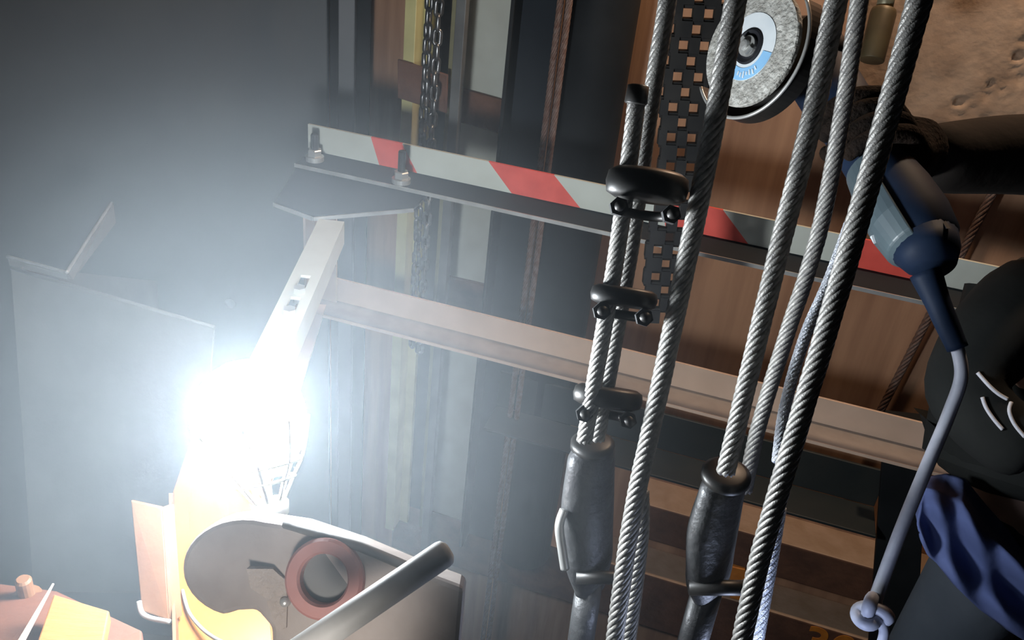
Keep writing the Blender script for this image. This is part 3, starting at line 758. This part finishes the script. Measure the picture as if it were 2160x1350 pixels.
sh = put('shirt', bm, M_blue, person, smooth=True, label='blue shirt tail hanging below the jacket')
so = sh.modifiers.new('solid', 'SOLIDIFY'); so.thickness = .006
tv = [(P(2150, 1150, 1.64), (.125, .12)), (hipL, .10), (knL, .08), (anL, .066), (hipR, .10), (knR, .085), (anR, .068)]
skin('trousers', tv, [(0, 1), (1, 2), (2, 3), (0, 4), (4, 5), (5, 6)], M_trou, person, label='grey work trousers')
for an, tp in ((anL, toL), (anR, toR)):
    skin('shoe', [(an-Z*.03, .05), (an+V((-.06, 0, -.055)), (.045, .042)), (tp+V((0, 0, .005)), (.04, .032))], [(0, 1), (1, 2)], M_blk, person)
# hair and face (outside the frame)
hd_ax = (htop-neck).normalized()
bm = bmesh.new(); bmesh.ops.create_icosphere(bm, subdivisions=3, radius=1)
for v in bm.verts: v.co = head + hd_ax*.05 + V((.042, 0, 0)) + V((v.co.x*.098, v.co.y*.088, v.co.z*.105))
put('hair', bm, M_hair, person, smooth=True)
for s in (-1, 1):
    bm = bmesh.new(); bmesh.ops.create_icosphere(bm, subdivisions=2, radius=.012, matrix=Matrix.Translation(head+V((-.083, s*.032, .0)))); put('eye', bm, M_labw, person, smooth=True)
bm = bmesh.new(); tube(bm, [head+V((-.085, 0, .01)), head+V((-.105, 0, -.03)), head+V((-.085, 0, -.04))], [.008, .015, .009], 10); put('nose', bm, M_skin, person, smooth=True)
# gloved hand closed round the grinder body
gx = E_+ga*(GL*.42)                          # grip centre on the body
gside = (R*.9+U*.1); gside = (gside-ga*gside.dot(ga)).normalized(); gf = ga.cross(gside)
if gf.dot(-F) < 0: gf = -gf                   # towards the camera
def around(s, ang, r): return E_+ga*s + (gside*math.cos(ang)+gf*math.sin(ang))*r
palm = around(GL*.45, -.1, .062)
gv = [(P(1960, 330, 1.285), .046), (P(1925, 318, 1.265), .045), (palm, (.048, .028))]; ge = [(0, 1), (1, 2)]
for fi, (s, l) in enumerate(((.155, .9), (.182, 1.), (.209, 1.), (.234, .95))):
    k0 = len(gv)
    for ang, rr, rad in ((.25, .060, .0155), (.95, .060, .0145), (1.75, .058, .0135), (2.5*l, .057, .0125), (3.0*l, .056, .011)):
        gv.append((around(s, ang, rr), rad))
    ge += [(2, k0)]+[(k0+i, k0+i+1) for i in range(4)]
k0 = len(gv)
for s, ang, rad in ((.19, -.6, .018), (.215, -1.15, .016), (.24, -1.7, .0145), (.25, -2.1, .012)): gv.append((around(s, ang, .060), rad))
ge += [(2, k0)]+[(k0+i, k0+i+1) for i in range(3)]
skin('glove', gv, ge, M_glove, person, root=2, lvl=2, label='worn dark brown work glove gripping the grinder')
# other hand, resting on the thigh
hv = [(P(2195, 968, 1.28), .030), (P(2235, 1000, 1.30), (.044, .026))]; he = [(0, 1)]
for fi in range(4):
    k0 = len(hv); sp = U*(.030-.020*fi)
    for q_, rad in ((.045, .0135), (.075, .0125), (.098-.006*(fi == 3), .0115)): hv.append((P(2235, 1000, 1.30)+sp+R*q_-U*q_*.35+F*q_*.45, rad))
    he += [(1, k0), (k0, k0+1), (k0+1, k0+2)]
k0 = len(hv)
for q_, rad in ((.03, .0155), (.055, .0135)): hv.append((P(2220, 990, 1.29)+U*(.02+q_*.8)+R*q_*.5-F*.01, rad))
he += [(1, k0), (k0, k0+1)]
skin('glove', hv, he, M_glove, person, root=1, lvl=2)
# pale piping on the jacket
dg = bpy.context.evaluated_depsgraph_get(); dg.update()
ev = jacket.evaluated_get(dg); me = ev.to_mesh(); mw = jacket.matrix_world
bvh = BVHTree.FromPolygons([mw @ v.co for v in me.vertices], [tuple(p.vertices) for p in me.polygons]); ev.to_mesh_clear()
for pts in (((2062, 786), (2085, 812), (2105, 830), (2125, 842)), ((2072, 838), (2080, 860), (2096, 884), (2115, 906)), ((2133, 849), (2129, 868), (2140, 895), (2162, 922))):
    w_ = []
    for x, y in pts:
        h = bvh.ray_cast(CAM, ray(x, y).normalized())
        if h[0]: w_.append(h[0]+(CAM-h[0]).normalized()*.002)
    if len(w_) > 2:
        bm = bmesh.new(); tube(bm, smooth_path(w_, 5), .0028, 8); put('piping', bm, M_trim, jacket, smooth=True, label='pale piping')

# ---------------------------------------------------------------- lens glare, built as a scattering volume
LC_ = P(526, 888, 1.0); HZD = .28
def glare_haze(name, c, r, dens, parent=None):
    bm = bmesh.new(); bmesh.ops.create_uvsphere(bm, u_segments=48, v_segments=24, radius=1)
    for v in bm.verts: v.co = c + V((v.co.x*r[0], v.co.y*r[1], v.co.z*r[2]))
    Mh = bpy.data.materials.new(name); Mh.use_nodes = True; nt = Mh.node_tree
    nt.nodes.remove(nt.nodes['Principled BSDF'])
    vsn = nt.nodes.new('ShaderNodeVolumeScatter'); vsn.inputs['Color'].default_value = (.80, .90, 1, 1); vsn.inputs['Density'].default_value = dens; vsn.inputs['Anisotropy'].default_value = .2
    nt.links.new(vsn.outputs[0], nt.nodes['Material Output'].inputs['Volume'])
    return put(name, bm, Mh, parent, smooth=True)
HR = .66
hz = glare_haze('lens_glare', LC_, (HR, HR, HR), .0)
tag(hz, 'bluish lens glare around the work lamp, built as a haze volume', 'glare_haze', kind='stuff')
nt = hz.data.materials[0].node_tree; vsn = nt.nodes['Volume Scatter']
ge_ = nt.nodes.new('ShaderNodeNewGeometry'); dd_ = nt.nodes.new('ShaderNodeVectorMath'); dd_.operation = 'DISTANCE'; dd_.inputs[1].default_value = LC_
cv = nt.nodes.new('ShaderNodeFloatCurve')
nt.links.new(ge_.outputs['Position'], dd_.inputs[0])
mr = nt.nodes.new('ShaderNodeMapRange'); mr.inputs['From Max'].default_value = HR
nt.links.new(dd_.outputs['Value'], mr.inputs['Value']); nt.links.new(mr.outputs[0], cv.inputs['Value'])
c_ = cv.mapping.curves[0]
c_.points[0].location = (0, .25); c_.points[1].location = (1, 0)
for x_, y_ in ((.15, .34), (.28, .46), (.42, .80), (.6, .42), (.82, .06)): c_.points.new(x_, y_)
cv.mapping.update()
mm = nt.nodes.new('ShaderNodeMath'); mm.operation = 'MULTIPLY'; mm.inputs[1].default_value = HZD
nt.links.new(cv.outputs[0], mm.inputs[0]); nt.links.new(mm.outputs[0], vsn.inputs['Density'])

# ---------------------------------------------------------------- light
W = bpy.data.worlds.new('world'); S.world = W; W.use_nodes = True
W.node_tree.nodes['Background'].inputs[0].default_value = (.5, .55, .6, 1); W.node_tree.nodes['Background'].inputs[1].default_value = .006
ld = bpy.data.lights.new('casting_fill', 'SPOT'); ld.energy = 3.5; ld.color = (1, .93, .86); ld.spot_size = math.radians(62); ld.spot_blend = .6; ld.shadow_soft_size = .03  # added spot out of view, brightens the front of the casting
lo = bpy.data.objects.new('casting_fill', ld); COL.objects.link(lo); tp_ = P(330, 1950, .52)
lo.matrix_world = Matrix.Translation(tp_) @ (P(580, 1210, .85)-tp_).to_track_quat('-Z', 'Y').to_matrix().to_4x4()
# second, weaker lamp lower down on the car roof (below the frame)
ld = bpy.data.lights.new('roof_lamp', 'POINT'); ld.energy = 1.3; ld.color = (.62, .72, 1); ld.shadow_soft_size = .04
lo = bpy.data.objects.new('roof_lamp', ld); COL.objects.link(lo); lo.location = P(1650, 1560, .95)

ld = bpy.data.lights.new('wall_fill', 'POINT'); ld.energy = 60; ld.color = (1, .74, .52); ld.shadow_soft_size = .05  # added warm light above the frame, brightens the brown wall
lo = bpy.data.objects.new('wall_fill', ld); COL.objects.link(lo)
lo.location = onw(1850, 400, WOFF) + n*.42 + Z*1.7
vs_ = S.view_settings; vs_.view_transform = 'Standard'; vs_.look = 'None'; vs_.gamma = 1; vs_.exposure = 0; vs_.use_curve_mapping = False
S.cycles.use_denoising = True
S.cycles.max_bounces = 6; S.cycles.volume_bounces = 0; S.cycles.sample_clamp_indirect = 6
